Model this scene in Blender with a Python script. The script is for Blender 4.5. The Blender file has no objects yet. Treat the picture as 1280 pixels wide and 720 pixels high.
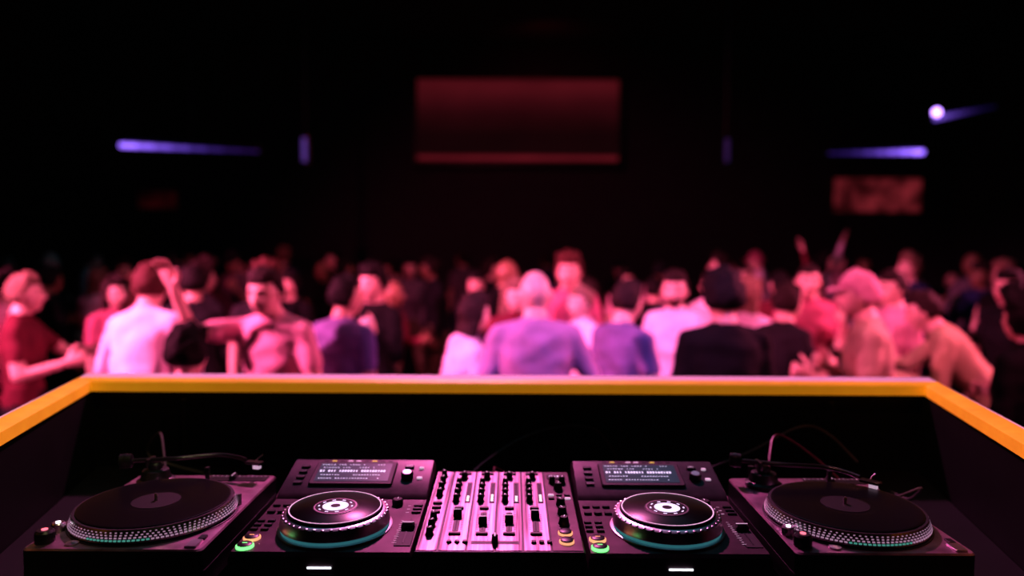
import bpy, math, random
import numpy as np
from mathutils import Vector, Matrix, noise, Euler
random.seed(7); rng=np.random.RandomState(7)
scene=bpy.context.scene
COL=scene.collection
# ------------------------------------------------------------------ materials
_m={}
def mat(name,col=(.5,.5,.5),rough=.5,metal=0.0,emit=None,es=0.0,var=.12,scale=25.0,bump=0.0,bscale=None,aniso=None,spec=.5):
    if name in _m: return _m[name]
    m=bpy.data.materials.new(name); m.use_nodes=True
    nt=m.node_tree; b=nt.nodes['Principled BSDF']
    tc=nt.nodes.new('ShaderNodeTexCoord'); mp=nt.nodes.new('ShaderNodeMapping')
    nt.links.new(tc.outputs['Object'],mp.inputs[0])
    if aniso: mp.inputs['Scale'].default_value=aniso
    n=nt.nodes.new('ShaderNodeTexNoise'); n.inputs['Scale'].default_value=scale; n.inputs['Detail'].default_value=4
    nt.links.new(mp.outputs[0],n.inputs['Vector'])
    r=nt.nodes.new('ShaderNodeValToRGB')
    r.color_ramp.elements[0].position=.3; r.color_ramp.elements[1].position=.7
    r.color_ramp.elements[0].color=tuple(max(0,c*(1-var)) for c in col)+(1,)
    r.color_ramp.elements[1].color=tuple(min(1,c*(1+var)) for c in col)+(1,)
    nt.links.new(n.outputs[0],r.inputs[0]); nt.links.new(r.outputs[0],b.inputs['Base Color'])
    b.inputs['Roughness'].default_value=rough; b.inputs['Metallic'].default_value=metal
    b.inputs['Specular IOR Level'].default_value=spec
    if emit:
        b.inputs['Emission Color'].default_value=tuple(emit)+(1,); b.inputs['Emission Strength'].default_value=es
    if bump:
        n2=nt.nodes.new('ShaderNodeTexNoise'); n2.inputs['Scale'].default_value=bscale or scale; n2.inputs['Detail'].default_value=3
        nt.links.new(mp.outputs[0],n2.inputs['Vector'])
        bp=nt.nodes.new('ShaderNodeBump'); bp.inputs['Strength'].default_value=bump; bp.inputs['Distance'].default_value=.02
        nt.links.new(n2.outputs[0],bp.inputs['Height']); nt.links.new(bp.outputs[0],b.inputs['Normal'])
    _m[name]=m; return m
# ------------------------------------------------------------------ mesh builder
def rrect(w,d,r,n=3):
    r=min(r,w/2-1e-5,d/2-1e-5); o=[]
    for cx,cy,a0 in ((w/2-r,d/2-r,0),(-w/2+r,d/2-r,90),(-w/2+r,-d/2+r,180),(w/2-r,-d/2+r,270)):
        for i in range(n+1):
            a=math.radians(a0+90*i/n); o.append((cx+r*math.cos(a),cy+r*math.sin(a)))
    return o
class MB:
    def __init__(s): s.v=[];s.f=[];s.mi=[];s.mats=[];s.M=Matrix()
    def idx(s,m):
        if m not in s.mats: s.mats.append(m)
        return s.mats.index(m)
    def loft(s,rings,m,caps=True,top=None,close=True):
        k=s.idx(m); kt=s.idx(top) if top else k
        n=len(rings[0]); b=len(s.v)
        for r in rings:
            for p in r: s.v.append(tuple(s.M@Vector(p)))
        for i in range(len(rings)-1):
            for j in range(n if close else n-1):
                a=b+i*n+j; c=b+i*n+(j+1)%n
                s.f.append((a,c,c+n,a+n)); s.mi.append(k)
        if caps:
            s.f.append(tuple(b+j for j in reversed(range(n)))); s.mi.append(k)
            e=b+(len(rings)-1)*n
            s.f.append(tuple(e+j for j in range(n))); s.mi.append(kt)
    def box(s,x,y,z,w,d,h,m,r=.002,bev=.001,top=None,rot=None):
        old=s.M
        s.M=old@Matrix.Translation((x,y,z))@(rot if rot else Matrix())
        bev=min(bev,h*.45,w*.3,d*.3)
        rs=[[(a,b,0) for a,b in rrect(w,d,r)],[(a,b,h-bev) for a,b in rrect(w,d,r)],[(a,b,h) for a,b in rrect(w-2*bev,d-2*bev,max(r-bev,.0003))]]
        s.loft(rs,m,top=top); s.M=old
    def lathe(s,x,y,z,prof,m,seg=24,caps=True,top=None,rot=None,a0=0):
        old=s.M; s.M=old@Matrix.Translation((x,y,z))@(rot if rot else Matrix())
        rs=[[(r*math.cos(a0+2*math.pi*i/seg),r*math.sin(a0+2*math.pi*i/seg),h) for i in range(seg)] for r,h in prof]
        s.loft(rs,m,caps,top); s.M=old
    def tube(s,pts,r,m,seg=8,sm=0):
        P=[Vector(p) for p in pts]
        if sm:
            Q=[]
            for i in range(len(P)-1):
                p0=P[max(i-1,0)];p1=P[i];p2=P[i+1];p3=P[min(i+2,len(P)-1)]
                for k in range(sm):
                    t=k/sm
                    Q.append(.5*((2*p1)+(p2-p0)*t+(2*p0-5*p1+4*p2-p3)*t*t+(3*p1-p0-3*p2+p3)*t**3))
            Q.append(P[-1]); P=Q
        u=None; rs=[]
        for i,p in enumerate(P):
            d=(P[min(i+1,len(P)-1)]-P[max(i-1,0)]).normalized()
            if u is None: u=d.orthogonal().normalized()
            u=(u-d*u.dot(d)).normalized(); w=d.cross(u)
            rr=r[i] if isinstance(r,(list,tuple)) else r
            rs.append([tuple(p+rr*(math.cos(2*math.pi*j/seg)*u+math.sin(2*math.pi*j/seg)*w)) for j in range(seg)])
        s.loft(rs,m)
    def obj(s,name,loc=(0,0,0),rz=0,ang=38):
        me=bpy.data.meshes.new(name); me.from_pydata(s.v,[],s.f); me.update()
        for m in s.mats: me.materials.append(m)
        me.polygons.foreach_set('material_index',s.mi)
        me.polygons.foreach_set('use_smooth',[True]*len(s.f))
        me.set_sharp_from_angle(angle=math.radians(ang))
        o=bpy.data.objects.new(name,me); COL.objects.link(o); o.location=loc; o.rotation_euler[2]=rz
        return o
# ------------------------------------------------------------------ people
def nrm(a): a=np.asarray(a,float); return a/np.linalg.norm(a)
class Soup:
    def __init__(s): s.v=[];s.f=[];s.n=0
    def add(s,rings):
        n=len(rings[0]); b=s.n
        for r in rings: s.v.extend([tuple(p) for p in r])
        for i in range(len(rings)-1):
            for j in range(n):
                a=b+i*n+j;c=b+i*n+(j+1)%n
                s.f.append((a,c,c+n,a+n))
        s.f.append(tuple(b+j for j in reversed(range(n)))); e=b+(len(rings)-1)*n
        s.f.append(tuple(e+j for j in range(n))); s.n+=n*len(rings)
    def cap(s,p0,p1,r0,r1,n=12,flat=1.0,ref=None):
        p0=np.array(p0,float);p1=np.array(p1,float); d=nrm(p1-p0)
        ref=np.array(ref if ref is not None else ((0,1,0) if abs(d[1])<.9 else (1,0,0)),float)
        u=nrm(ref-d*ref.dot(d)); w=np.cross(d,u)
        rs=[]
        for a in (-85,-60,-30,0):
            a=math.radians(a); rs.append((p0+d*r0*math.sin(a),r0*math.cos(a)))
        for a in (0,30,60,85):
            a=math.radians(a); rs.append((p1+d*r1*math.sin(a),r1*math.cos(a)))
        s.add([[c+r*(math.cos(2*math.pi*j/n)*u*flat+math.sin(2*math.pi*j/n)*w) for j in range(n)] for c,r in rs])
def remesh(soup,vox,smooth=3):
    me=bpy.data.meshes.new('tmp'); me.from_pydata(soup.v,[],soup.f)
    o=bpy.data.objects.new('tmp',me); COL.objects.link(o)
    md=o.modifiers.new('r','REMESH'); md.mode='VOXEL'; md.voxel_size=vox
    if smooth:
        ms=o.modifiers.new('s','SMOOTH'); ms.factor=.5; ms.iterations=smooth
    dg=bpy.context.evaluated_depsgraph_get(); dg.update()
    ev=o.evaluated_get(dg); m2=ev.to_mesh()
    V=np.empty(len(m2.vertices)*3); m2.vertices.foreach_get('co',V); V=V.reshape(-1,3)
    F=[tuple(p.vertices) for p in m2.polygons]
    ev.to_mesh_clear(); bpy.data.objects.remove(o); bpy.data.meshes.remove(me)
    return V,F
def make_hand(curl):
    s=Soup(); n=14
    rs=[]
    for z,a,b in ((-.03,.024,.020),(0,.026,.019),(.03,.036,.017),(.065,.042,.015),(.092,.041,.013),(.1,.036,.009)):
        rs.append([(a*math.cos(2*math.pi*j/n),b*math.sin(2*math.pi*j/n),z) for j in range(n)])
    s.add(rs)
    for k,(x,L) in enumerate(((.031,.072),(.0105,.080),(-.010,.074),(-.030,.058))):
        p=np.array([x,0,.088]); ang=math.radians(4); fan=x*2.2*(1-curl)
        for q,(fr,r0,r1) in enumerate(((.46,.0095,.0088),(.30,.0088,.008),(.26,.008,.0068))):
            ang+=math.radians((8,14,10)[q]+curl*(42,48,34)[q]*(1+.08*k))
            d=nrm([fan,math.sin(ang),math.cos(ang)]); p2=p+d*L*fr
            s.cap(p,p2,r0,r1,8); p=p2
    p=np.array([.024,.004,.02])
    for d,L,r0,r1 in (((.80,.25,.62),.045,.015,.0115),((.55,.25+.3*curl,.8),.034,.0115,.010),((.35,.25+.5*curl,.9),.027,.010,.008)):
        p2=p+nrm(d)*L; s.cap(p,p2,r0,r1,8); p=p2
    return remesh(s,.0052,1)
HANDS={'relaxed':make_hand(.38),'open':make_hand(.02),'grip':make_hand(.85)}
SK,HR,SH,PA,SO,EY,LI,CP=range(8)
def sst(a,b,x): t=np.clip((x-a)/(b-a),0,1); return t*t*(3-2*t)
def make_head(hair,beard=False):
    nu,nv=40,30; D=[]
    for i in range(nv+1):
        la=-math.pi/2+math.pi*i/nv
        for j in range(nu):
            lo=2*math.pi*j/nu; D.append((math.cos(la)*math.cos(lo),math.cos(la)*math.sin(lo),math.sin(la)))
    D=np.array(D); x,y,z=D.T; ax=np.abs(x); t=np.clip(-z,0,1); fr=(y>0)*1.0
    X=.079*x*(1-.20*t**1.3); Y=.096*y; Z=.118*z
    Y=np.where((y<0)&(z<0),Y*(1-.38*t),Y); Y=Y+.016*t*fr*np.sqrt(np.clip(y,0,1))
    Y=Y-.004*fr*np.exp(-(x/.5)**2)
    nb=np.clip((.14-z)/.34,0,1)*sst(-.34,-.2,z)
    Y=Y+fr*.027*np.exp(-(x/.15)**2)*nb
    Y=Y-fr*.013*np.exp(-((ax-.40)/.18)**2-((z-.04)/.13)**2)
    Y=Y+fr*.005*np.exp(-((ax-.35)/.3)**2-((z-.2)/.08)**2)
    Y=Y+fr*.008*np.exp(-(x/.25)**2-((z+.47)/.07)**2)
    Y=Y-fr*.006*np.exp(-(x/.3)**2-((z+.60)/.05)**2)
    Y=Y+fr*.010*np.exp(-(x/.3)**2-((z+.8)/.14)**2)
    P=np.stack([X,Y,Z],1); V=[P]; F=[];M=[]
    for i in range(nv):
        for j in range(nu):
            q=(i*nu+j,i*nu+(j+1)%nu,(i+1)*nu+(j+1)%nu,(i+1)*nu+j); c=D[list(q)].mean(0); mm=SK
            if c[1]>0 and abs(c[0])<.30 and abs(c[2]+.47)<.075: mm=LI
            elif beard and c[1]>-.15 and c[2]<-.36: mm=HR
            if c[1]>0 and .18<abs(c[0])<.58 and abs(c[2]-.22)<.045: mm=HR
            F.append(q);M.append(mm)
    base=len(P)
    def ellip(c,r,mm,n=12,k=9,iris=False):
        nonlocal base
        vs=[];
        for i in range(k+1):
            la=-math.pi/2+math.pi*i/k
            for j in range(n):
                lo=2*math.pi*j/n; vs.append((c[0]+r[0]*math.cos(la)*math.cos(lo),c[1]+r[1]*math.sin(la),c[2]+r[2]*math.cos(la)*math.sin(lo)))
        for i in range(k):
            for j in range(n):
                F.append((base+i*n+j,base+(i+1)*n+j,base+(i+1)*n+(j+1)%n,base+i*n+(j+1)%n)); M.append(HR if iris and i>=k-3 else mm)
        V.append(np.array(vs)); base+=len(vs)
    for sx in (-1,1):
        ellip((sx*.031,.0690,.005),(.0130,.0120,.0085),EY,iris=True)
        ellip((sx*.079,-.008,-.006),(.010,.019,.032),SK)
        ellip((sx*.083,-.004,-.004),(.009,.012,.022),SK)
    th={'bald':0,'buzz':.005,'short':.014,'full':.025,'long':.022,'curly':.045,'cap':.012,'bun':.014}[hair]
    if th:
        s=sst(-.2,.4,y); lowb=-.62 if hair in('long','curly') else -.42
        zm=lowb*(1-s)+(.52 if hair!='cap' else .3)*s; mk=z-zm
        N=D
        nz=np.array([noise.noise(Vector(d)*(9 if hair=='curly' else 3)) for d in D])
        T=th*np.clip(mk/.22,0,1)*(1+.7*nz)+.001
        T=T*(1+.6*sst(.2,.9,z)*fr)
        V.append(P+N*T[:,None])
        for i in range(nv):
            for j in range(nu):
                q=(i*nu+j,i*nu+(j+1)%nu,(i+1)*nu+(j+1)%nu,(i+1)*nu+j)
                if mk[list(q)].mean()>0:
                    F.append(tuple(base+a for a in q)); M.append(CP if hair=='cap' else HR)
        base+=len(P)
    def loft(rings,mm):
        nonlocal base
        n=len(rings[0]); V.append(np.array([p for r in rings for p in r]))
        for i in range(len(rings)-1):
            for j in range(n): F.append((base+i*n+j,base+i*n+(j+1)%n,base+(i+1)*n+(j+1)%n,base+(i+1)*n+j)); M.append(mm)
        F.append(tuple(base+j for j in reversed(range(n)))); M.append(mm)
        F.append(tuple(base+(len(rings)-1)*n+j for j in range(n))); M.append(mm); base+=n*len(rings)
    if hair=='long':
        rs=[]
        for zz,a,b,yy in ((-.30,.05,.015,-.075),(-.27,.085,.030,-.075),(-.18,.098,.042,-.065),(-.08,.098,.055,-.045),(.0,.093,.06,-.03),(.06,.07,.05,-.03)):
            rs.append([(a*math.cos(2*math.pi*j/20)*(1+.05*math.sin(7*j)),yy+b*math.sin(2*math.pi*j/20),zz) for j in range(20)])
        loft(rs,HR)
    if hair=='cap':
        rs=[]
        for yy,a,zz in ((.06,.07,.045),(.10,.066,.046),(.14,.052,.038),(.155,.02,.034)):
            rs.append([(a*math.cos(2*math.pi*j/16),yy,zz+.006*math.sin(2*math.pi*j/16)-.012*(math.cos(2*math.pi*j/16))**2) for j in range(16)])
        loft(rs,CP)
    if hair=='bun':
        ellip((0,-.10,.06),(.036,.036,.036),HR)
    return np.concatenate(V),F,M
HEADS={h:make_head(h) for h in ('bald','buzz','short','full','long','curly','cap','bun')}
HEADS['beard']=make_head('short',True)
def rotm(ax,a): return np.array(Matrix.Rotation(a,3,ax))
ARM={ # (upper dir, fore dir, hand, thumb ref)   x is outward
 'down':((.16,0,-1),(.06,.22,-1),'relaxed',(0,1,0)),
 'loose':((.30,.02,-1),(.16,.35,-1),'relaxed',(0,1,0)),
 'wide':((.48,-.05,-.95),(.35,.25,-.95),'relaxed',(0,1,0)),
 'bent':((.22,.12,-1),(-.25,.95,.25),'grip',(0,0,1)),
 'drink':((.25,.25,-1),(-.15,.75,.75),'grip',(0,0,1)),
 'chest':((.30,.25,-1),(-.8,.6,.35),'relaxed',(0,0,1)),
 'up':((.62,.35,.75),(-.05,.25,1),'open',(-1,0,0)),
 'wave':((.40,.85,.02),(.12,.40,1),'open',(-1,0,.2)),
 'point':((.25,.9,.25),(.0,1,.35),'open',(0,0,1)),
 'fwd':((.2,.7,-.7),(-.1,1,.1),'relaxed',(0,0,1)),
 'hip':((.75,-.25,-.8),(-.7,.55,-.6),'grip',(0,1,0)),
}
def person_mesh(name,hair='short',la='down',ra='down',lean=0,side=0,hy=0,hp=0,sleeve='short',build=1.0,female=False,stance=0,vox=.0145):
    s=Soup(); bones=[]
    ca,sb=math.radians(lean),math.radians(side)
    def B(p,f=None):
        p=np.array(p,float); k=float(np.clip((p[2]-.88)/.3,0,1)) if f is None else f
        R=rotm('Y',sb*k)@rotm('X',-ca*k); o=np.array([0,0,.95]); return o+R@(p-o)
    b=build; sw=.88 if female else .97
    tor=[(.80,.10,.085,0),(.86,.168*(1.05 if female else 1),.118,0),(.93,.175*(1.04 if female else 1),.122,0),(.985,.172,.122,0),(1.0,.166,.118,0),(1.08,.150*(.92 if female else 1),.112,.0),(1.16,.152*(.94 if female else 1),.112,.003),(1.25,.172*sw,.124+(.012 if female else 0),.008),(1.33,.186*sw,.124,.006),(1.40,.184*sw,.108,.0),(1.45,.150*sw,.086,-.004),(1.485,.090,.068,-.008),(1.505,.060,.052,-.006)]
    n=22; rs=[]
    for z,w,d,yo in tor:
        w*=b; d*=b*(1 if z>1.2 or z<1 else b); r=[]
        for j in range(n):
            a=2*math.pi*j/n; c,si=math.cos(a),math.sin(a)
            r.append(B((w*np.sign(c)*abs(c)**.85,yo+d*np.sign(si)*abs(si)**.85,z)))
        rs.append(r)
    s.add(rs)
    def bone(p0,p1,r0,r1,mm,geo=True,flat=1.0,ref=None):
        if geo: s.cap(p0,p1,r0,r1,12,flat,ref)
        bones.append((np.array(p0),np.array(p1),r0,r1,mm))
    bone(B((0,0,.86)),B((0,0,.955)),.14,.14,PA,False)
    bone(B((-.07,0,1.0)),B((-.09,0,1.36)),.11,.11,SH,False); bone(B((.07,0,1.0)),B((.09,0,1.36)),.11,.11,SH,False)
    bone(B((0,0,1.02)),B((0,0,1.40)),.125,.125,SH,False)
    nk0=B((0,-.01,1.45)); nk1=B((0,.012,1.535)); bone(nk0,nk1,.062*(.85 if female else 1.08),.058*(.85 if female else 1.05),SK)
    hands=[]; hj={}
    for sx,nm in ((-1,la),(1,ra)):
        u,f,hk,thb=ARM[nm]
        sh=B((sx*.172*sw*b,0,1.412)); u=nrm((u[0]*sx,u[1],u[2])); f=nrm((f[0]*sx,f[1],f[2]))
        el=sh+u*.285; wr=el+f*.245
        bone(B((sx*.045,-.012,1.462)),sh,.050,.060*b,SH)
        k=.9 if female else 1.0
        if sleeve=='short':
            m=sh+u*.17; bone(sh,m,.062*b,.060*b*k,SH); bone(m,el,.047*k,.042*k,SK); bone(el,wr,.041*k,.028*k,SK)
        elif sleeve=='none':
            bone(sh,el,.054*k,.042*k,SK); bone(el,wr,.040*k,.028*k,SK)
        else:
            bone(sh,el,.062*b,.050*k,SH); bone(el,el+f*.235,.049*k,.037*k,SH); bone(el+f*.23,wr+f*.01,.029,.028*k,SK)
        hands.append((sx,wr+f*.012,f,hk,np.array([thb[0]*sx,thb[1],thb[2]],float))); hj[sx]=wr+f*.09
    for sx in (-1,1):
        st=stance*sx; hip=np.array([sx*.088,0,.89]); kn=np.array([sx*(.105+.02*abs(stance)),.03+.10*st,.50]); an=np.array([sx*(.12+.05*abs(stance)),-.02+.10*st,.10])
        bone(hip,kn,.098*b,.068,PA); bone(kn,an,.066,.050,PA)
        heel=an+np.array([0,-.035,-.055]); toe=an+np.array([sx*.025,.165,-.062]); bone(heel,toe,.043,.036,SO); bone(an,an+np.array([0,0,-.03]),.045,.045,SO)
    V,F=remesh(s,vox,4)
    C=np.array([V[list(f)].mean(0) for f in F])
    best=np.full(len(F),1e9); mi=np.zeros(len(F),int)
    for p0,p1,r0,r1,mm in bones:
        d=p1-p0; L=max(d.dot(d),1e-9); t=np.clip((C-p0)@d/L,0,1)
        q=np.linalg.norm(C-(p0+t[:,None]*d),axis=1)-(r0+(r1-r0)*t)
        k=q<best; best[k]=q[k]; mi[k]=mm
    vm=np.zeros(len(V))
    for f,m_ in zip(F,mi):
        if m_ in (SH,PA):
            for a in f: vm[a]=1
    off=random.random()*50
    nzv=np.array([noise.noise(Vector((v[0]*8+off,v[1]*8,v[2]*13))) if k else 0 for v,k in zip(V,vm)])
    rad=V-np.stack([V[:,0]*.55,V[:,1]*0,V[:,2]],1); rn=np.linalg.norm(rad,axis=1)[:,None]+1e-6
    V=V+rad/rn*(nzv*.016*vm)[:,None]
    VV=[V];FF=list(F);MM=list(mi); base=len(V)
    def app(v,f,m,flip=False):
        nonlocal base
        VV.append(v); FF.extend([tuple(base+a for a in (reversed(q) if flip else q)) for q in f]); MM.extend(m); base+=len(v)
    HV,HF,HM=HEADS[hair]
    R=rotm('Y',sb*.6)@rotm('X',-ca*.5)@rotm('Z',math.radians(hy))@rotm('X',-math.radians(hp))
    hs=.97 if female else 1.02
    cpos=nk1+R@np.array([0,.020,.088]); app((HV*hs)@R.T+cpos,HF,HM)
    for sx,p,f,hk,thb in hands:
        zx=f; xx=thb-zx*thb.dot(zx)
        if np.linalg.norm(xx)<.05: xx=np.array([1.,0,0])-zx*zx[0]
        xx=nrm(xx); yy=np.cross(zx,xx)
        v,hf=HANDS[hk]; v=v*(.9 if female else 1.0)
        fl=sx>0
        if fl: v=v*np.array([1,-1,1])
        app(v@np.stack([xx,yy,zx]) + p,hf,[SK]*len(hf),fl)
    me=bpy.data.meshes.new(name); me.from_pydata(np.concatenate(VV).tolist(),[],FF); me.update()
    me.polygons.foreach_set('material_index',[int(a) for a in MM]); me.polygons.foreach_set('use_smooth',[True]*len(FF))
    return me,hj
skins=[mat('skin_light',(.76,.47,.42),.42,var=.08),mat('skin_tan',(.58,.34,.28),.42,var=.08),mat('skin_brown',(.28,.15,.10),.4,var=.08)]
def hmat(n,c): return mat(n,c,.75,bump=.22,scale=90,spec=.2)
hairs={'black':hmat('hair_black',(.008,.006,.006)),'brown':hmat('hair_brown',(.025,.014,.013)),'blond':hmat('hair_blond',(.22,.13,.10)),'red':hmat('hair_auburn',(.08,.028,.024))}
def cloth(n,c): return mat('cloth_'+n,c,.85,var=.18,scale=9,bump=.35,bscale=11,spec=.2)
CL={'white':cloth('white',(.84,.66,.80)),'pink':cloth('pink',(.70,.36,.46)),'rose':cloth('rose',(.5,.14,.22)),'purple':cloth('purple',(.38,.25,.46)),'blue':cloth('blue',(.17,.13,.30)),'navy':cloth('navy',(.02,.03,.10)),'black':cloth('black',(.005,.005,.006)),'char':cloth('charcoal',(.014,.014,.017)),'tan':cloth('tan',(.55,.42,.32)),'ochre':cloth('ochre',(.48,.38,.24)),'dred':cloth('dark_red',(.14,.022,.038)),'grey':cloth('grey',(.16,.13,.16)),'lilac':cloth('lilac',(.5,.42,.62))}
pants=[cloth('jeans',(.03,.045,.09)),cloth('trousers',(.012,.012,.014)),cloth('chinos',(.12,.09,.06))]
eyem=mat('eye_white',(.7,.62,.60),.2,var=.02); lipm=mat('lips',(.36,.10,.11),.4,var=.05); shoe=mat('shoe_leather',(.02,.02,.02),.4)
def place(me,name,x,y,head,H,skin,hair,shirt,pant=1,cap='char'):
    o=bpy.data.objects.new(name,me)
    ms=[skins[skin],hairs[hair],CL[shirt],pants[pant],shoe,eyem,lipm,CL[cap]]
    if len(me.materials)==0:
        for m in ms: me.materials.append(m)
    COL.objects.link(o)
    for i,m in enumerate(ms):
        o.material_slots[i].link='OBJECT'; o.material_slots[i].material=m
    s=H/1.745; o.scale=(s,s,s); o.location=(x,y,.008); o.rotation_euler[2]=math.radians(head)
    return o
# heading: 0 faces away from the booth (+Y), 180 faces the booth, -90 faces +X, 90 faces -X
front=[
 ('man_in_dark_red_shirt',-3.12,4.55,-70,1.76,0,'blond','dred',1,dict(hair='short',ra='bent',la='fwd',sleeve='short',build=.95)),
 ('man_in_pale_shirt',-2.14,4.1,-20,1.85,0,'red','white',0,dict(hair='short',ra='chest',la='wide',lean=10,side=-4,sleeve='long',build=1.12,hy=25)),
 ('waving_man_in_pink_shirt',-1.31,4.05,165,1.84,0,'brown','pink',1,dict(hair='short',ra='wave',la='loose',lean=8,hp=6,build=1.04,sleeve='short')),
 ('woman_in_white_top',-1.40,3.05,-10,1.60,0,'black','white',1,dict(hair='full',female=True,la='down',ra='down',sleeve='none')),
 ('man_in_navy_shirt',-1.02,4.3,-30,1.77,1,'black','blue',0,dict(hair='short',la='loose',ra='down',hy=-25,sleeve='short',build=1.02)),
 ('man_in_black_jacket',-.98,5.15,150,1.80,0,'black','black',1,dict(hair='full',la='drink',ra='loose',sleeve='long')),
 ('woman_in_white_blouse',-.34,4.25,-65,1.68,0,'brown','white',1,dict(hair='long',female=True,ra='bent',la='loose',lean=8,side=4,sleeve='short',hy=10)),
 ('bald_man_in_purple_sweater',.125,3.8,4,1.83,0,'brown','purple',1,dict(hair='bald',la='loose',ra='wide',sleeve='long',build=1.10)),
 ('man_in_rose_shirt',.46,5.75,165,1.88,0,'red','rose',1,dict(hair='full',la='down',ra='drink')),
 ('woman_in_grey_top',.50,5.0,120,1.68,0,'blond','white',1,dict(hair='bun',female=True,la='chest',ra='bent')),
 ('man_in_blue_shirt',.66,4.3,-50,1.75,0,'brown','blue',0,dict(hair='short',la='bent',ra='loose',hp=10,build=.99)),
 ('man_in_pink_tshirt',1.14,5.0,140,1.78,0,'brown','white',0,dict(hair='beard',la='loose',ra='down',hy=20,build=1.0)),
 ('man_in_black_hoodie',1.10,3.7,2,1.82,1,'black','black',1,dict(hair='full',la='down',ra='down',sleeve='long',build=1.06)),
 ('woman_in_pale_dress',1.74,5.3,-50,1.72,0,'blond','white',2,dict(hair='long',female=True,la='down',ra='down')),
 ('man_in_dark_shirt',1.72,4.6,-60,1.72,0,'brown','char',1,dict(hair='short',la='down',ra='bent',lean=4,build=.95)),
 ('man_in_tan_shirt',2.02,3.95,70,1.83,0,'blond','tan',1,dict(hair='cap',la='bent',ra='chest',lean=6,sleeve='short',build=1.0)),
 ('man_in_lilac_shirt',2.78,5.2,100,1.78,0,'brown','pink',0,dict(hair='short',la='down',ra='bent')),
 ('leaning_man_in_ochre_shirt',2.98,4.4,60,1.80,0,'brown','ochre',1,dict(hair='short',la='bent',ra='fwd',lean=34,sleeve='long',build=.98)),
 ('woman_in_black_top',2.50,3.45,20,1.74,1,'black','black',1,dict(hair='curly',female=True,la='down',ra='bent',sleeve='long')),
 ('woman_in_rose_dress',-3.02,5.45,-120,1.70,0,'brown','rose',1,dict(hair='long',female=True,la='bent',ra='down')),
 ('man_in_white_tshirt',-3.75,5.3,-60,1.76,0,'black','pink',1,dict(hair='short',la='down',ra='down')),
 ('man_in_grey_tshirt',-1.78,5.2,-160,1.82,0,'red','char',1,dict(hair='full',la='down',ra='down')),
 ('man_in_grey_sweater',-2.4,5.4,20,1.78,1,'black','char',1,dict(hair='short',la='down',ra='down',sleeve='long')),
 ('woman_in_pink_dress',.0,5.35,-150,1.70,0,'blond','dred',1,dict(hair='long',female=True,la='down',ra='drink')),
 ('man_in_rose_tshirt',2.3,5.6,170,1.82,0,'brown','rose',1,dict(hair='buzz',la='drink',ra='down')),
 ('man_in_charcoal_shirt',3.55,5.1,110,1.80,0,'black','char',1,dict(hair='short',la='down',ra='down')),
]
for nm,x,y,h,H,sk,hc,sh,pa,kw in front:
    me,hj=person_mesh(nm,**kw); o=place(me,nm,x,y,h,H,sk,hc,sh,pa,'pink')
    if nm=='man_in_black_jacket':
        p=Matrix.Rotation(math.radians(h),4,'Z')@(Vector(hj[-1])*(H/1.745))+Vector((x,y,0))
        mb=MB(); mb.lathe(0,0,-.06,[(.026,0),(.036,.12),(.034,.12),(.025,.004)],mat('cup_plastic',(.85,.85,.88),.3),20,True)
        mb.obj('plastic_cup',p)
arch=[]
ah=['short','full','long','buzz','bun','short','cap','long','curly','beard','full','bald']
ap=[('down','bent'),('loose','drink'),('bent','bent'),('down','down'),('down','down'),('chest','loose'),('drink','down'),('up','down'),('loose','loose'),('fwd','bent'),('down','down'),('bent','loose')]
for i in range(12):
    fem=ah[i] in('long','bun')
    me,_=person_mesh('clubgoer_body',hair=ah[i],la=ap[i][0],ra=ap[i][1],female=fem,sleeve=('short','long','none')[i%3] if fem else ('short','long')[i%2],lean=random.uniform(-2,8),hy=random.uniform(-35,35),hp=random.uniform(-8,12),vox=.019,build=random.uniform(.92,1.03),stance=random.uniform(-1,1))
    arch.append(me)
rows=[(6.45,.74),(7.25,.78),(8.1,.85),(9.0,.95),(10.0,1.1),(11.2,1.3)]
for ri,(Y,sp) in enumerate(rows):
    w=min(Y*.78+.2,8.2); x=-w+random.random()*sp*.5
    while x<w:
        sh=random.choice(['black','black','char','navy','grey','rose','pink','dred','char','char','blue','black','white'])
        k=random.randrange(12)
        if k==7 and random.random()<.6: k=0
        place(arch[k],'clubgoer',x,Y+random.uniform(-.2,.2),random.choice([random.uniform(-90,90),random.uniform(110,250)]),random.uniform(1.60,1.90),random.choice([0,0,0,1,2]),random.choice(['black','brown','brown','black','blond']),sh,random.randrange(3),random.choice(['char','rose','char']))
        x+=sp*random.uniform(.85,1.35)
# ------------------------------------------------------------------ room
dark=mat('wall_paint_black',(.035,.04,.045),.8,bump=.1,scale=3)
def slab(name,x0,x1,y0,y1,z0,z1,m):
    mb=MB()
    mb.loft([[(x0,y0,z0),(x1,y0,z0),(x1,y1,z0),(x0,y1,z0)],[(x0,y0,z1),(x1,y0,z1),(x1,y1,z1),(x0,y1,z1)]],m); return mb.obj(name)
slab('floor',-9,9,-3,15,-.1,0,mat('floor_concrete',(.015,.015,.017),.45,bump=.1,scale=6))
slab('ceiling',-9,9,-3,15,6,6.1,mat('ceiling_paint',(.03,.03,.03),.9,bump=.2,scale=5))
slab('wall_back',-9,9,15,15.1,0,6,dark); slab('wall_front',-9,9,-3.1,-3,0,6,dark)
slab('wall_left',-9.1,-9,-3,15,0,6,dark); slab('wall_right',9,9.1,-3,15,0,6,dark)
slab('stage',-1.9,1.9,-2.2,2.3,.0,.40,mat('stage_deck',(.02,.018,.018),.6,bump=.1,scale=12))
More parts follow.
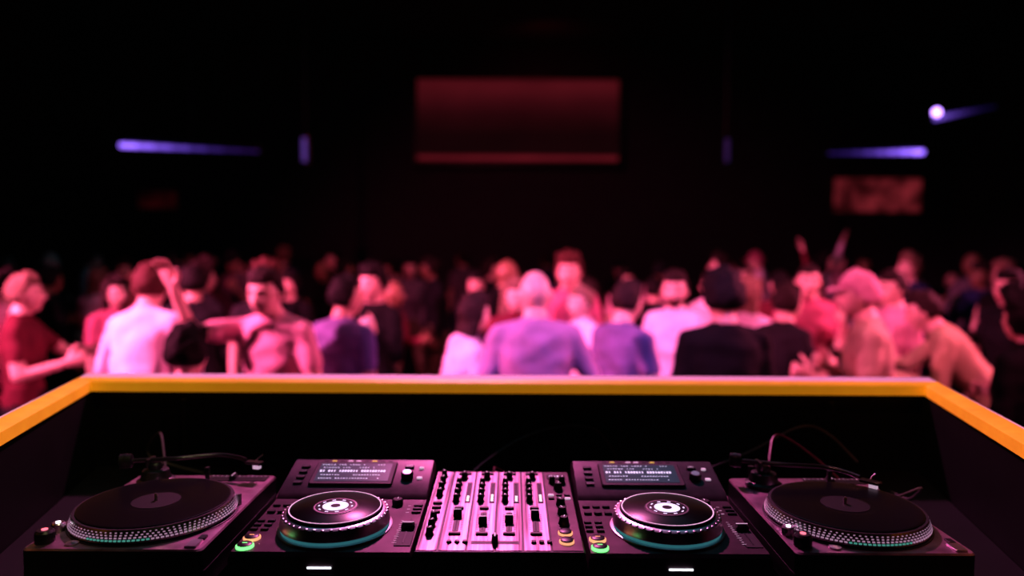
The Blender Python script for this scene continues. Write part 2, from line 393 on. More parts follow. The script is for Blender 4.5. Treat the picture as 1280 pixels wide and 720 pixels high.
def screen_mat():
    m=bpy.data.materials.new('projected_image'); m.use_nodes=True; nt=m.node_tree; b=nt.nodes['Principled BSDF']
    tc=nt.nodes.new('ShaderNodeTexCoord'); sp=nt.nodes.new('ShaderNodeSeparateXYZ'); nt.links.new(tc.outputs['Generated'],sp.inputs[0])
    r=nt.nodes.new('ShaderNodeValToRGB'); nt.links.new(sp.outputs[2],r.inputs[0]); cr=r.color_ramp
    cr.elements[0].position=0; cr.elements[0].color=(.01,.001,.002,1)
    cr.elements[1].position=1; cr.elements[1].color=(.095,.008,.014,1)
    for p,c in ((.03,(.01,.001,.002,1)),(.05,(.18,.014,.024,1)),(.08,(.18,.014,.024,1)),(.11,(.012,.002,.003,1)),(.35,(.013,.002,.003,1)),(.62,(.040,.004,.007,1)),(.93,(.105,.009,.015,1))):
        e=cr.elements.new(p); e.color=c
    n=nt.nodes.new('ShaderNodeTexNoise'); n.inputs['Scale'].default_value=3; nt.links.new(tc.outputs['Generated'],n.inputs['Vector'])
    mx=nt.nodes.new('ShaderNodeMix'); mx.data_type='RGBA'; mx.blend_type='MULTIPLY'; mx.inputs[0].default_value=.6
    nt.links.new(r.outputs[0],mx.inputs[6]); nt.links.new(n.outputs[0],mx.inputs[7]); nt.links.new(mx.outputs[2],b.inputs['Emission Color'])
    b.inputs['Emission Strength'].default_value=1.0; b.inputs['Base Color'].default_value=(.006,.006,.006,1); b.inputs['Roughness'].default_value=.9; return m
Ys=14.7
mb=MB(); mb.loft([[(-1.93,Ys,3.60),(2.13,Ys,3.60),(2.13,Ys,5.28),(-1.93,Ys,5.28)][::-1],[(-1.93,Ys-.03,3.60),(2.13,Ys-.03,3.60),(2.13,Ys-.03,5.28),(-1.93,Ys-.03,5.28)][::-1]],screen_mat())
scr=mb.obj('projection_screen')
mb=MB(); fm=mat('screen_frame_black',(.01,.01,.01),.5)
for x,z,w,h in ((.1,3.56,4.2,.07),(.1,5.29,4.2,.09)): mb.box(x,Ys,z,w,.08,h,fm)
for x in (-1.97,2.17): mb.box(x,Ys,3.57,.07,.08,1.75,fm)
for x in (-1.5,1.7): mb.tube([(x,Ys,5.35),(x,Ys,6.0)],.015,fm)
f_=mb.obj('frame'); f_.parent=scr
def poster(name,x,y,z,w,h,col,es):
    m=bpy.data.materials.new(name+'_print'); m.use_nodes=True; nt=m.node_tree; b=nt.nodes['Principled BSDF']
    tc=nt.nodes.new('ShaderNodeTexCoord'); n=nt.nodes.new('ShaderNodeTexNoise'); n.inputs['Scale'].default_value=2.6; n.inputs['Detail'].default_value=5
    nt.links.new(tc.outputs['Object'],n.inputs['Vector']); r=nt.nodes.new('ShaderNodeValToRGB'); nt.links.new(n.outputs[0],r.inputs[0])
    r.color_ramp.elements[0].position=.40; r.color_ramp.elements[0].color=tuple(c*.12 for c in col)+(1,); r.color_ramp.elements[1].position=.65; r.color_ramp.elements[1].color=tuple(col)+(1,)
    nt.links.new(r.outputs[0],b.inputs['Emission Color']); b.inputs['Emission Strength'].default_value=es; b.inputs['Base Color'].default_value=(.1,.02,.02,1)
    mb=MB(); mb.box(0,0,-h/2,w,.05,h,m,r=.004); fr=fm
    for zz in (-h/2-.03,h/2): mb.box(0,0,zz,w+.06,.07,.03,fr)
    for xx in (-w/2-.015,w/2+.015): mb.box(xx,0,-h/2,.03,.07,h,fr)
    return mb.obj(name,(x,y,z))
poster('lightbox_sign',7.5,14.9,3.02,1.8,.68,(.17,.018,.026),1.0)
poster('lightbox_sign',-7.3,14.9,2.85,.8,.35,(.03,.002,.003),.8)
steel=mat('black_steel',(.02,.02,.02),.4,.6)
def ledbar(x,y,z,L,dx,dz,es,name='led_streak_bar'):
    mb=MB(); d=Vector((dx,0,dz)).normalized(); a=-d*L/2; b=d*L/2; N=8
    for i in range(N):
        t=(i+.5)/N; e=es*(.04+t**2.5); r=.018+.018*t
        m=mat('led_violet_%d_%d'%(int(es*10),i),(.1,.08,.3),.4,emit=(.22+.12*t,.09+.08*t,1),es=e,var=.01)
        mb.tube([a.lerp(b,i/N),a.lerp(b,(i+1)/N)],r,m,10)
    for p in (a,b): mb.tube([p+Vector((0,.06,-.05)),p+Vector((0,.06,.09))],.025,steel)
    mb.tube([a+Vector((0,.06,.08)),b+Vector((0,.06,.08))],.025,steel)
    mb.tube([Vector((0,.06,.08)),Vector((0,.06,5.99-z))],.02,steel)
    return mb.obj(name,(x,y,z))
ledbar(-4.45,10,3.27,1.9,-1,.04,2.0)
ledbar(5.0,10,3.26,1.3,1,.02,2.6)
ledbar(6.26,10.1,3.83,.85,-1,-.2,.8)  # glowing bar stands in for the violet beam beside the moving head
def smallled(x,z,es):
    mb=MB(); mb.tube([(0,0,-.16),(0,0,.16)],.032,mat('led_slim_%d'%int(es*100),(.1,.08,.3),.4,emit=(.25,.15,.8),es=es),10)
    mb.box(0,.07,-.2,.12,.05,.4,steel); mb.tube([(0,.07,.15),(0,.07,5.99-z)],.02,steel); mb.obj('wall_sconce',(x,10,z))
smallled(-2.87,3.26,.26); smallled(2.95,3.28,.06)
def fixture(name,loc,target,lens,r=.11):
    mb=MB(); mb.lathe(0,0,-.05,[(r*.55,-.26),(r*.9,-.22),(r,-.05),(r*1.05,.03),(r*.9,.03),(r*.85,.01)],steel,20,True,top=lens)
    mb.tube([(-r-.04,0,-.1),(-r-.04,0,-.42),(r+.04,0,-.42),(r+.04,0,-.1)],.012,steel)
    o=mb.obj(name,loc); d=Vector(target)-Vector(loc); o.rotation_euler=d.to_track_quat('Z','Y').to_euler(); return o
lm=mat('lens_lilac',(.8,.7,1),.2,emit=(.50,.26,1),es=6)
fixture('moving_head_light',(5.58,9.6,3.74),(0,0,2.0),lm,.060)
# ------------------------------------------------------------------ stage lamps
def spot(name,loc,tgt,col,W,ang,blend=.7,size=.12,fx=True):
    l=bpy.data.lights.new(name+'_lamp','SPOT'); l.color=col; l.energy=W; l.spot_size=math.radians(ang); l.spot_blend=blend; l.shadow_soft_size=size
    o=bpy.data.objects.new(name+'_lamp',l); COL.objects.link(o); o.location=loc; d=Vector(tgt)-Vector(loc); o.rotation_euler=d.to_track_quat('-Z','Y').to_euler()
    if fx:
        dn=d.normalized(); fixture(name,Vector(loc)-dn*.05,tgt,mat('lens_'+name,(.5,.2,.3),.3,emit=col,es=3),.13)
    return o
spot('stage_par_light',(-5.0,2.2,3.9),(-1.7,4.5,1.5),(1,.17,.40),3900,56,.9)
spot('stage_par_light',(3.6,1.2,4.9),(1.6,4.6,1.3),(1,.16,.34),950,54,.9)
spot('stage_par_light',(-7.0,6.2,4.2),(-.5,5.6,1.5),(1,.12,.30),1900,42)
spot('stage_par_light',(6.6,5.2,4.0),(1.7,4.8,1.5),(1,.15,.32),2200,44)
spot('violet_par_light',(.8,.8,4.9),(.35,4.2,1.3),(.60,.28,1),600,30)
spot('far_par_light',(-2.5,3.2,5.7),(-.5,9.0,1.5),(1,.08,.20),650,74)
spot('red_wash_light',(.5,13.2,5.3),(.7,14.2,6.0),(1,.05,.08),4,140,1,.1,False)
spot('booth_par_light',(-.3,4.4,4.5),(-.02,1.6,1.45),(1,.22,.58),700,52,.7,.10)
spot('booth_par_light',(.4,.0,4.6),(-1.12,1.45,1.6),(1,.95,.45),110,20,.9,.08)
spot('booth_par_light',(-.4,.0,4.6),(1.10,1.45,1.6),(1,.40,.30),140,20,.9,.08)
al=bpy.data.lights.new('added_teal_fill','AREA'); al.shape='SQUARE'; al.size=5; al.energy=26; al.color=(.10,.75,.95)  # unseen fill lamp, added to tint the dark room teal
ao=bpy.data.objects.new('added_teal_fill',al); COL.objects.link(ao); ao.location=(0,5.0,5.9)
# ------------------------------------------------------------------ booth
T=1.35
blk=mat('booth_black_laminate',(.004,.004,.005),.6,var=.3,scale=8,spec=.25)
yel=mat('yellow_paint_lit_glow',(.90,.50,.04),.5,emit=(.85,.34,.015),es=.34,var=.2,scale=14)  # plain yellow paint; emission stands in for light on the rail faces
wht=mat('rail_top_laminate',(.90,.80,.82),.4,var=.08,scale=10,emit=(.9,.4,.5),es=.12)  # pale laminate; pink emission paints the lit sheen along the top
mb=MB()
def path(ox,oy):
    return [(-.980+ox,1.0),(-1.215+ox*1.05,2.04-oy),(1.195-ox*1.05,2.04-oy),(.960-ox,1.0)]
def sweep(secdef,mats):
    n=len(secdef); b=len(mb.v); P=[path(ox,oy) for ox,oy,z in secdef]
    for i in range(4):
        for q,(ox,oy,z) in enumerate(secdef): mb.v.append((P[q][i][0],P[q][i][1],z))
    for i in range(3):
        for j in range(n):
            mb.f.append((b+i*n+j,b+i*n+(j+1)%n,b+(i+1)*n+(j+1)%n,b+(i+1)*n+j)); mb.mi.append(mb.idx(mats[j]))
    mb.f.append(tuple(b+j for j in reversed(range(n)))); mb.mi.append(mb.idx(mats[0])); e=b+3*n
    mb.f.append(tuple(e+j for j in range(n))); mb.mi.append(mb.idx(mats[0]))
sweep([(.008,.012,.40),(.008,.012,1.572),(.046,.05,1.572),(.046,.05,.40)],[blk]*4)
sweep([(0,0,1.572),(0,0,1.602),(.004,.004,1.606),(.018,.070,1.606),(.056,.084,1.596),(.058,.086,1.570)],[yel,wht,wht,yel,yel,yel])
mb.loft([[(-.93,.98,T-.04),(.91,.98,T-.04),(1.14,1.985,T-.04),(-1.16,1.985,T-.04)],[(-.93,.98,T),(.91,.98,T),(1.14,1.985,T),(-1.16,1.985,T)]],blk)
mb.loft([[(-.90,1.02,.40),(.88,1.02,.40),(.88,1.05,.40),(-.90,1.05,.40)],[(-.90,1.02,T-.04),(.88,1.02,T-.04),(.88,1.05,T-.04),(-.90,1.05,T-.04)]],blk)
for x in (-.9,-.3,.3,.88): mb.box(x,1.955,T+.02,.012,.012,.18,steel)
mb.obj('dj_booth')
cab=mat('cable_rubber',(.02,.02,.022),.35,var=.1); cabr=mat('cable_red',(.16,.03,.06),.4); cabg=mat('cable_grey',(.12,.10,.11),.4)
def cable(pts,m,r=.0035):
    mb=MB(); mb.tube([Vector(p) for p in pts],r,m,8,8); mb.obj('cable')
cable([(-.33,1.62,T+.05),(-.36,1.72,T+.02),(-.2,1.85,T+.005),(.1,1.9,T+.004),(.25,1.75,T+.004),(.1,1.62,T+.05)],cab)
cable([(.30,1.62,T+.05),(.42,1.75,T+.05),(.62,1.85,T+.09),(.78,1.92,T+.14),(.86,1.93,T+.12),(.93,1.9,T+.05)],cabg,.003)
cable([(.60,1.64,T+.05),(.64,1.75,T+.12),(.68,1.8,T+.15),(.76,1.76,T+.10),(.84,1.68,T+.02)],cabr,.003)
cable([(-.75,1.64,T+.05),(-.85,1.75,T+.05),(-.92,1.86,T+.13),(-.98,1.92,T+.05),(-.8,1.9,T+.004)],cabg,.003)
cable([(-.08,1.62,T+.05),(-.1,1.75,T+.06),(.05,1.9,T+.12),(.22,1.93,T+.13),(.3,1.9,T+.03)],cab)
cable([(-.02,1.62,T+.06),(-.04,1.68,T+.10),(.0,1.8,T+.02),(-.2,1.9,T+.01)],cabr,.003)
cable([(.85,1.6,T+.05),(.9,1.55,T+.1),(.93,1.65,T+.04),(.97,1.8,T+.004)],cabg,.003)
# ------------------------------------------------------------------ gear materials
plinth=mat('deck_plinth_metal',(.42,.25,.34),.40,.75,var=.45,scale=18,bump=.05)
blackp=mat('black_plastic',(.014,.013,.016),.40,var=.2)
rubber=mat('black_rubber',(.012,.012,.013),.6)
alu=mat('aluminium',(.66,.58,.64),.32,1.0,var=.1,scale=60)
vinyl=mat('vinyl_black',(.006,.006,.007),.30,var=.2,scale=4,spec=.25)
labelm=mat('record_label',(.010,.009,.010),.5)
dotm=mat('strobe_dot',(.8,.8,.85),.2,.8,emit=(.85,.5,.75),es=.35)  # emission paints the light caught by the metal dots
dotg=mat('strobe_dot_green_glint',(.3,.8,.7),.2,.8,emit=(.15,.6,.5),es=.40)  # teal-green highlight on the near rim, painted as glowing dots
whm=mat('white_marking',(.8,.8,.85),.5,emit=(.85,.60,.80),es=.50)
ledw=mat('led_white',(1,1,1),.3,emit=(.9,.95,1),es=1.6)
ledg=mat('led_green',(.1,1,.1),.3,emit=(.25,1,.30),es=1.3)
ledo=mat('led_orange',(1,.5,.1),.3,emit=(1,.45,.25),es=.9)
ledy=mat('led_yellow',(1,.8,.1),.3,emit=(.9,.75,.12),es=.5)
ledr=mat('led_red',(1,.1,.1),.3,emit=(1,.25,.35),es=1.0)
cyan_refl=mat('jog_cyan_reflection',(.1,.8,.8),.3,emit=(.10,.42,.50),es=.26)  # not a lamp: emission paints a cyan reflection on the jog wheel's side
armm=mat('arm_dark_metal',(.10,.09,.10),.3,.9)
def turntable(x,y,armang):
    mb=MB()
    for fx in (-.18,.18):
        for fy in (-.135,.135): mb.lathe(fx,fy,0,[(.022,0),(.027,.005),(.027,.018),(.02,.024)],rubber,20)
    W,D=.453,.353
    mb.loft([[(a,b,.022) for a,b in rrect(W-.006,D-.006,.012,4)],[(a,b,.026) for a,b in rrect(W,D,.014,4)],[(a,b,.06) for a,b in rrect(W,D,.014,4)]],rubber)
    mb.loft([[(a,b,.06) for a,b in rrect(W-.002,D-.002,.012,4)],[(a,b,.097) for a,b in rrect(W-.002,D-.002,.012,4)]],blackp)
    mb.loft([[(a,b,.097) for a,b in rrect(W-.002,D-.002,.012,4)],[(a,b,.100) for a,b in rrect(W-.008,D-.008,.010,4)]],plinth)
    px,py=-.045,0
    mb.lathe(px,py,.098,[(.170,0),(.170,.0035),(.168,.004)],blackp,72)
    mb.lathe(px,py,.1005,[(.158,0),(.1665,.004),(.1665,.007),(.1600,.024),(.159,.026)],alu,96,top=rubber)
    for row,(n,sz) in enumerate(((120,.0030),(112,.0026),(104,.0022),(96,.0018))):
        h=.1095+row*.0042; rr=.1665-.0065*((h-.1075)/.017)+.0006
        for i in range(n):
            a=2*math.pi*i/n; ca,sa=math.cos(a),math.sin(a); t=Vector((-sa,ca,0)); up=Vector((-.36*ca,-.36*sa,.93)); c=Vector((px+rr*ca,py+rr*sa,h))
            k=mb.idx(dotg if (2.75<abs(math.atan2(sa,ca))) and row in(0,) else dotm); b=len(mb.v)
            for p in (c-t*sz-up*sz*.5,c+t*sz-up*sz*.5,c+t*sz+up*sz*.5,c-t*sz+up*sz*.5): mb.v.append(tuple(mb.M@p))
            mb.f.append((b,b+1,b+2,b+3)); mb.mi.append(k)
    pr=[(.1525,0),(.1525,.0016)]
    for i in range(22):
        r=.150-i*.0042; pr+=[(r,.0018 if i%2 else .0022)]
    mb.lathe(px,py,.1265,pr+[(.052,.002)],vinyl,96)
    mb.lathe(px,py,.1283,[(.050,0),(.0495,.0008),(.01,.0009)],labelm,48)
    mb.lathe(px,py,.128,[(.0036,0),(.0036,.012),(.002,.015)],alu,14)
    mb.box(-.20,-.15,.100,.036,.024,.004,alu,r=.003); mb.lathe(-.135,.158,.100,[(.013,0),(.013,.014),(.011,.016)],alu,24)
    mb.lathe(-.135,.158,.1165,[(.005,0),(.005,.001)],ledw,14)
    mb.lathe(-.19,.15,.100,[(.018,0),(.018,.018),(.014,.022)],blackp,24); mb.lathe(-.19,.15,.122,[(.006,0),(.006,.0015)],ledr,12)
    mb.box(-.17,-.155,.1,.02,.014,.004,blackp); mb.lathe(.02,-.155,.1,[(.007,0),(.007,.02),(.006,.022)],alu,16)
    mb.lathe(-.20,.09,.1,[(.012,0),(.012,.003),(.004,.004)],alu,20)
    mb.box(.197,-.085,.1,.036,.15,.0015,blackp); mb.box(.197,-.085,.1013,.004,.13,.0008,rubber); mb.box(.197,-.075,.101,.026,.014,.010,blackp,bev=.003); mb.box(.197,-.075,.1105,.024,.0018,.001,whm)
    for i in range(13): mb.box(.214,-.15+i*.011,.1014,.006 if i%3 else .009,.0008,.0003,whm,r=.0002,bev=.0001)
    ax_,ay_=.165,.105
    mb.lathe(ax_,ay_,.1,[(.044,0),(.044,.008),(.036,.012),(.030,.030),(.022,.032)],blackp,32)
    mb.lathe(ax_,ay_,.13,[(.016,0),(.016,.012),(.012,.016)],blackp,24)
    mb.box(ax_,ay_+.012,.138,.04,.008,.018,armm); mb.lathe(ax_+.035,ay_+.02,.1,[(.006,0),(.006,.03),(.008,.035)],blackp,14)
    old=mb.M; mb.M=old@Matrix.Translation((ax_,ay_,.152))@Matrix.Rotation(armang,4,'Z')
    mb.tube([(0,.075,0),(0,.04,0),(0,0,0),(.0,-.05,0),(.012,-.10,-.001),(.022,-.145,-.003),(.010,-.185,-.006),(-.012,-.215,-.009)],.0048,armm,10,6)
    mb.lathe(0,.052,0,[(.010,0),(.0155,.002),(.0155,.028),(.012,.030)],blackp,24,rot=Matrix.Rotation(math.radians(90),4,'X')@Matrix.Translation((0,0,-.03)))
    mb.lathe(0,.060,0,[(.0165,0),(.0165,.008)],armm,24,rot=Matrix.Rotation(math.radians(90),4,'X')@Matrix.Translation((0,0,-.012)))
    mb.box(-.024,-.236,-.016,.020,.046,.006,armm,r=.004,rot=Matrix.Rotation(math.radians(-28),4,'Z')); mb.box(-.026,-.242,-.026,.013,.018,.011,whm,rot=Matrix.Rotation(math.radians(-28),4,'Z'))
    mb.tube([(-.016,-.236,-.012),(.002,-.242,-.010),(.010,-.252,-.004)],.0016,alu,6)
    mb.M=old
    mb.lathe(.125,-.04,.1,[(.005,0),(.005,.035)],blackp,12); mb.box(.125,-.04,.135,.014,.010,.012,blackp)
    o=mb.obj('turntable',(x,y,T),math.radians(90)); o.scale=(.89,.89,1); return o
turntable(-.690,1.412,math.radians(12)); turntable(.650,1.412,math.radians(-18))
scm=bpy.data.materials.new('player_display'); scm.use_nodes=True
nt=scm.node_tree; b_=nt.nodes['Principled BSDF']; b_.inputs['Base Color'].default_value=(.01,.01,.02,1); b_.inputs['Roughness'].default_value=.3
tc=nt.nodes.new('ShaderNodeTexCoord'); wv=nt.nodes.new('ShaderNodeTexNoise'); wv.inputs['Scale'].default_value=60
nt.links.new(tc.outputs['Object'],wv.inputs['Vector']); rp=nt.nodes.new('ShaderNodeValToRGB'); nt.links.new(wv.outputs[0],rp.inputs[0]); rp.color_ramp.elements[0].color=(.02,.03,.06,1); rp.color_ramp.elements[1].color=(.05,.07,.12,1)
nt.links.new(rp.outputs[0],b_.inputs['Emission Color']); b_.inputs['Emission Strength'].default_value=.5
txtm=mat('display_text',(.8,.85,1),.4,emit=(.70,.70,.95),es=.95)
def player(x,y):
    mb=MB(); W,D=.318,.404; R=random.Random(3)
    deck=mat('player_deck_panel',(.075,.040,.058),.42,.5,var=.4,scale=22)
    for fx in (-.12,.12):
        for fy in (-.16,.16): mb.lathe(fx,fy,0,[(.014,0),(.016,.004),(.014,.014)],rubber,16)
    prof=[(-.202,.012),(.202,.012),(.202,.128),(.192,.140),(.060,.110),(.050,.100),(-.196,.096),(-.202,.090)]
    rs=[]
    for xx,k in ((-W/2,.006),(-W/2+.004,0),(W/2-.004,0),(W/2,.006)):
        rs.append([(xx,yy*(1-k),z-(k if z>.05 else -k)) for yy,z in prof])
    mb.loft(rs,deck)
    sl=math.atan2(.030,.132)
    old=mb.M; mb.M=old@Matrix.Translation((0,.126,.1252))@Matrix.Rotation(sl,4,'X')
    mb.box(-.012,.004,0,.178,.094,.006,rubber,r=.006,bev=.002); mb.box(-.012,.004,.0061,.158,.072,.0006,scm,r=.002,bev=.0002)
    for i,(w,yy,xx) in enumerate(((.10,.030,-.035),(.028,.030,.045),(.12,.018,-.026),(.146,.004,-.012),(.05,-.012,-.055),(.06,-.012,.02),(.14,-.026,-.012))):
        n=int(w/.006)
        for k in range(n):
            if R.random()<.86: mb.box(xx-w/2+k*.006,yy+.004,.0066,.0042 if R.random()<.7 else .0026,.0018+.006*(i in(3,)),.0004,txtm,r=.0003,bev=.0001)
    for k in range(9): mb.box(-.085+k*.018,.058,.000,.011,.005,.003,(ledy if k in(1,6) else (whm if k in(3,4) else blackp)),r=.001)
    for k in range(4): mb.box(-.125,.035-k*.022,0,.018,.010,.004,blackp if k%2 else rubber,r=.002); 
    for k in range(4): mb.box(-.125,.041-k*.022,.0,.010,.0012,.0006,whm,r=.0002,bev=.0001)
    mb.lathe(.105,-.005,0,[(.013,0),(.013,.010),(.011,.013)],rubber,24); mb.lathe(.105,-.005,.013,[(.009,0),(.009,.0006)],alu,20)
    mb.box(.105,.035,0,.020,.010,.004,blackp); mb.box(.105,.036,.0045,.012,.0014,.0004,whm,r=.0002,bev=.0001); mb.box(.132,.03,0,.010,.006,.004,whm,r=.002); mb.box(.132,-.01,0,.012,.008,.003,whm,r=.002)
    mb.M=old
    jx,jy=0,-.085; z=.097
    mb.lathe(jx,jy,z,[(.106,0),(.106,.003),(.103,.004)],alu,72)
    mb.lathe(jx,jy,z+.002,[(.100,0),(.101,.010),(.098,.018),(.095,.020)],cyan_refl,72,caps=False)
    mb.lathe(jx,jy,z+.010,[(.1015,0),(.1015,.006),(.0985,.019),(.094,.022),(.088,.023)],alu,72)
    for i in range(40):
        a=2*math.pi*i/40; mb.lathe(jx+.0955*math.cos(a),jy+.0955*math.sin(a),z+.0285,[(.0032,0),(.0030,.003),(.001,.0038)],alu,8)
    mb.lathe(jx,jy,z+.032,[(.088,0),(.088,.0045),(.086,.006)],vinyl,72)
    mb.lathe(jx,jy,z+.0378,[(.0855,0),(.0855,.0006),(.0830,.0006),(.0830,0)],whm,72,caps=False)
    mb.lathe(jx,jy,z+.0378,[(.042,0),(.042,.001),(.040,.0015)],blackp,48)
    mb.lathe(jx,jy,z+.0393,[(.040,0),(.040,.0004),(.037,.0004),(.037,0)],alu,48,caps=False)
    mb.lathe(jx,jy,z+.0393,[(.024,0),(.024,.0005),(.001,.0006)],txtm,32)
    mb.lathe(jx,jy,z+.0399,[(.009,0),(.009,.0004)],blackp,24); 
    for i in range(10):
        a=2*math.pi*i/10; mb.box(jx+.031*math.cos(a),jy+.031*math.sin(a),z+.0393,.007,.003,.0005,txtm,r=.001,bev=.0001,rot=Matrix.Rotation(a+1.57,4,'Z'))
    for yy,c in ((-.178,ledg),(-.143,ledo)):
        mb.lathe(-.137,yy,.096,[(.0155,0),(.0155,.004),(.0140,.0055),(.0130,.0055),(.0130,.004)],c,32,caps=False)
        mb.lathe(-.137,yy,.096,[(.0130,0),(.0130,.0065),(.010,.008)],blackp,28); mb.box(-.137,yy,.1042,.009,.002,.0004,c,r=.0003,bev=.0001)
    for k in range(3):
        for q in range(2): mb.box(-.147+q*.020,-.105+k*.020,.0975,.014,.009,.004,rubber if q else blackp,r=.002); mb.box(-.147+q*.020,-.0985+k*.020,.0985,.008,.001,.0006,whm,r=.0002,bev=.0001)
    for k in range(3): mb.box(-.142+k*.020,-.022,.0985,.015,.012,.005,blackp,r=.003); mb.box(-.142+k*.020,-.014,.099,.010,.001,.0006,whm,r=.0002,bev=.0001)
    for k in range(3): mb.box(-.142+k*.020,.012,.0995,.015,.010,.004,blackp,r=.003); mb.box(-.142+k*.020,.020,.1,.009,.001,.0006,whm,r=.0002,bev=.0001)
    mb.box(.138,-.105,.0965,.030,.135,.0015,rubber); mb.box(.138,-.105,.098,.003,.115,.0006,blackp); mb.box(.138,-.095,.098,.024,.016,.012,blackp,bev=.004); mb.box(.138,-.095,.1100,.022,.0018,.0008,whm,r=.0003,bev=.0001)
    for i in range(13): mb.box(.122,-.16+i*.0092,.0980,.005 if i%3 else .008,.0009,.0003,whm,r=.0002,bev=.0001)
    for k in range(3): mb.box(.143,-.020+k*.018,.0985,.018,.009,.004,blackp,r=.002); mb.box(.125,-.019+k*.018,.099,.006,.001,.0006,whm,r=.0002,bev=.0001)
    mb.lathe(.100,.022,.098,[(.011,0),(.011,.012),(.009,.014)],rubber,24); mb.box(.1,.027,.112,.0014,.007,.0005,whm,r=.0002,bev=.0001)
    mb.box(0,-.2025,.050,.15,.003,.010,rubber,r=.001); mb.box(0,-.2045,.0700,.042,.002,.003,ledw,r=.001)
    return mb.obj('media_player',(x,y,T))
player(-.330,1.412); player(.294,1.412)
def mixer(x,y):
    mb=MB(); W,D=.298,.392; R=random.Random(5)
    face=mat('mixer_brushed_face',(.50,.32,.42),.45,.6,var=.9,scale=5,aniso=(30,.6,1),bump=.05)
    for fx in (-.12,.12):
        for fy in (-.16,.16): mb.lathe(fx,fy,0,[(.014,0),(.016,.004),(.014,.012)],rubber,16)
    def zt(yy): return .100+(yy+.196)*.036
    rs=[]
    for xx,k in ((-W/2,.004),(-W/2+.003,0),(W/2-.003,0),(W/2,.004)):
        rs.append([(xx,-.196+k,.010),(xx,.196-k,.010),(xx,.196-k,zt(.196)-k),(xx,-.196+k,zt(-.196)-k)])
    mb.loft(rs,blackp)
    tl=math.atan(.036); old=mb.M; mb.M=old@Matrix.Translation((0,0,zt(0)-.0003))@Matrix.Rotation(tl,4,'X')
    for x0,w in ((-.1275,.036),(-.083,.046),(-.0335,.046),(.0160,.046),(.0655,.046)):
        mb.box(x0,0,0,w,.386,.0016,face,r=.002,bev=.0005)
    mb.box(.1185,0,0,.054,.386,.0016,mat('mixer_fx_panel',(.10,.055,.075),.45,.5,var=.4,scale=20),r=.002,bev=.0005)
    h=.0016
    def knob(a,b,r=.0078,c=rubber,tip=whm):
        mb.lathe(a,b,h,[(r*1.35,0),(r*1.35,.0008),(r*1.1,.001)],blackp,20)
        mb.lathe(a,b,h,[(r*1.1,0),(r*1.05,.003),(r*.85,.014),(r*.7,.0155)],c,20); an=R.uniform(-.6,.6)
        mb.box(a-math.sin(an)*r*.35,b+math.cos(an)*r*.35,h+.0155,.0016,r*.8,.0006,tip,r=.0003,bev=.0001,rot=Matrix.Rotation(an,4,'Z'))
    def fader(a,b,L,pos,hor=False):
        rt=Matrix.Rotation(math.pi/2,4,'Z') if hor else Matrix()
        mb.box(a,b,h,.012,L,.0006,blackp,r=.002,bev=.0002,rot=rt); mb.box(a,b,h+.0005,.0026,L-.006,.0004,rubber,r=.001,bev=.0001,rot=rt)
        p=(pos-.5)*(L-.02); ox,oy=((p,0) if hor else (0,p)); mb.box(a+ox,b+oy,h+.001,.016,.011,.014,blackp,r=.002,bev=.004,rot=rt); mb.box(a+ox,b+oy,h+.0150,.014,.0016,.0006,whm,r=.0003,bev=.0001,rot=rt)
        for i in range(11):
            t=(i/10-.5)*(L-.02); q=.0105
            if hor: mb.box(a+t,b+q,h,.0008,.004,.0004,blackp,r=.0002,bev=.0001)
            else: mb.box(a+q,b+t,h,.004,.0008,.0004,blackp,r=.0002,bev=.0001); mb.box(a-q,b+t,h,.004,.0008,.0004,blackp,r=.0002,bev=.0001)
    for ci,cx in enumerate((-.083,-.0335,.0160,.0655)):
        mb.box(cx,.178,h,.028,.012,.0030,blackp,r=.002); knob(cx,.150,.0068)
        for k in range(4): knob(cx-.009,.112-k*.030,.0062)
        mb.box(cx+.014,.070,h,.011,.110,.0012,blackp,r=.001,bev=.0003)
        for k in range(13): mb.box(cx+.014,.024+k*.0075,h+.0012,.0050,.0030,.0005,(ledw if k<4+ci%2 else blackp),r=.0005,bev=.0001)
        mb.box(cx,-.015,h,.018,.009,.004,blackp,r=.003)
        mb.box(cx-.017,.165,h,.006,.001,.0003,blackp,r=.0002,bev=.0001)
        fader(cx,-.075,.085,(.85,.35,.45,.8)[ci])
        mb.box(cx,-.130,h,.022,.008,.004,blackp,r=.002)
    fader(-.009,-.163,.085,.5,True)
    for k in range(3): mb.lathe(-.09+k*.014,-.163,h,[(.005,0),(.004,.004)],blackp,12)
    for k in range(3): mb.box(.060+k*.014,-.163,h,.009,.009,.004,blackp,r=.002)
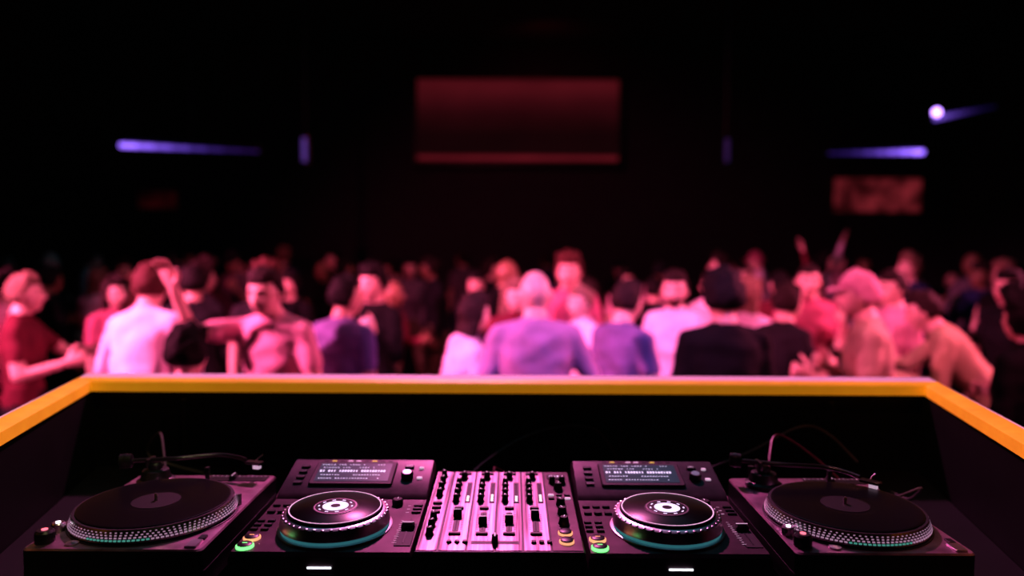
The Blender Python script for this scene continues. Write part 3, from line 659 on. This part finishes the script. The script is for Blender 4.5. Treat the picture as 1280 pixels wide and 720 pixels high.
    for k in range(4): knob(-.128,.160-k*.036,.0064)
    for k in range(3): mb.box(-.128,.010-k*.022,h,.018,.009,.004,blackp,r=.003)
    for k in range(3): knob(-.128,-.065-k*.034,.0068)
    mb.box(.1185,.160,h,.040,.026,.002,rubber,r=.002)
    for k in range(4): mb.box(.106+k*.008,.162,h+.002,.005,.004,.0005,txtm,r=.0004,bev=.0001)
    knob(.108,.125,.0068); knob(.129,.125,.0068); knob(.1185,.088,.009)
    for k in range(2):
        for q in range(3): mb.box(.102+q*.0165,.055-k*.018,h,.012,.008,.003,(whm if (k+q)%3==0 else blackp),r=.002)
    knob(.1185,.004,.009); knob(.1185,-.040,.009); knob(.1185,-.085,.0095)
    for yy,c in ((-.125,ledo),(-.160,ledo)):
        mb.lathe(.1185,yy,h,[(.0135,0),(.0135,.003),(.012,.004),(.0115,.004),(.0115,.003)],c,28,caps=False); mb.lathe(.1185,yy,h,[(.0115,0),(.0115,.006),(.009,.007)],blackp,24)
    mb.M=old
    for k in range(2): mb.lathe(-.11+k*.03,-.1965,.055,[(.008,0),(.008,.004)],alu,16,rot=Matrix.Rotation(math.radians(90),4,'X'))
    return mb.obj('dj_mixer',(x,y,T))
mixer(-.019,1.406)
# ------------------------------------------------------------------ world, camera
w=bpy.data.worlds.new('night'); scene.world=w; w.use_nodes=True
w.node_tree.nodes['Background'].inputs[0].default_value=(.15,.5,.6,1); w.node_tree.nodes['Background'].inputs[1].default_value=.01
cam=bpy.data.cameras.new('cam'); co=bpy.data.objects.new('camera',cam); COL.objects.link(co)
cam.sensor_width=36; cam.lens=25.3; co.location=(0,0,1.98)
co.rotation_euler=(Euler((math.radians(86.5),0,0)).to_matrix()@Matrix.Rotation(math.radians(.3),3,'Z')).to_euler()
cam.dof.use_dof=True; cam.dof.focus_distance=1.36; cam.dof.aperture_fstop=1.1; cam.clip_start=.02
scene.camera=co
scene.view_settings.view_transform='Standard'
try: scene.view_settings.look='Medium High Contrast'
except Exception as e: print(e)
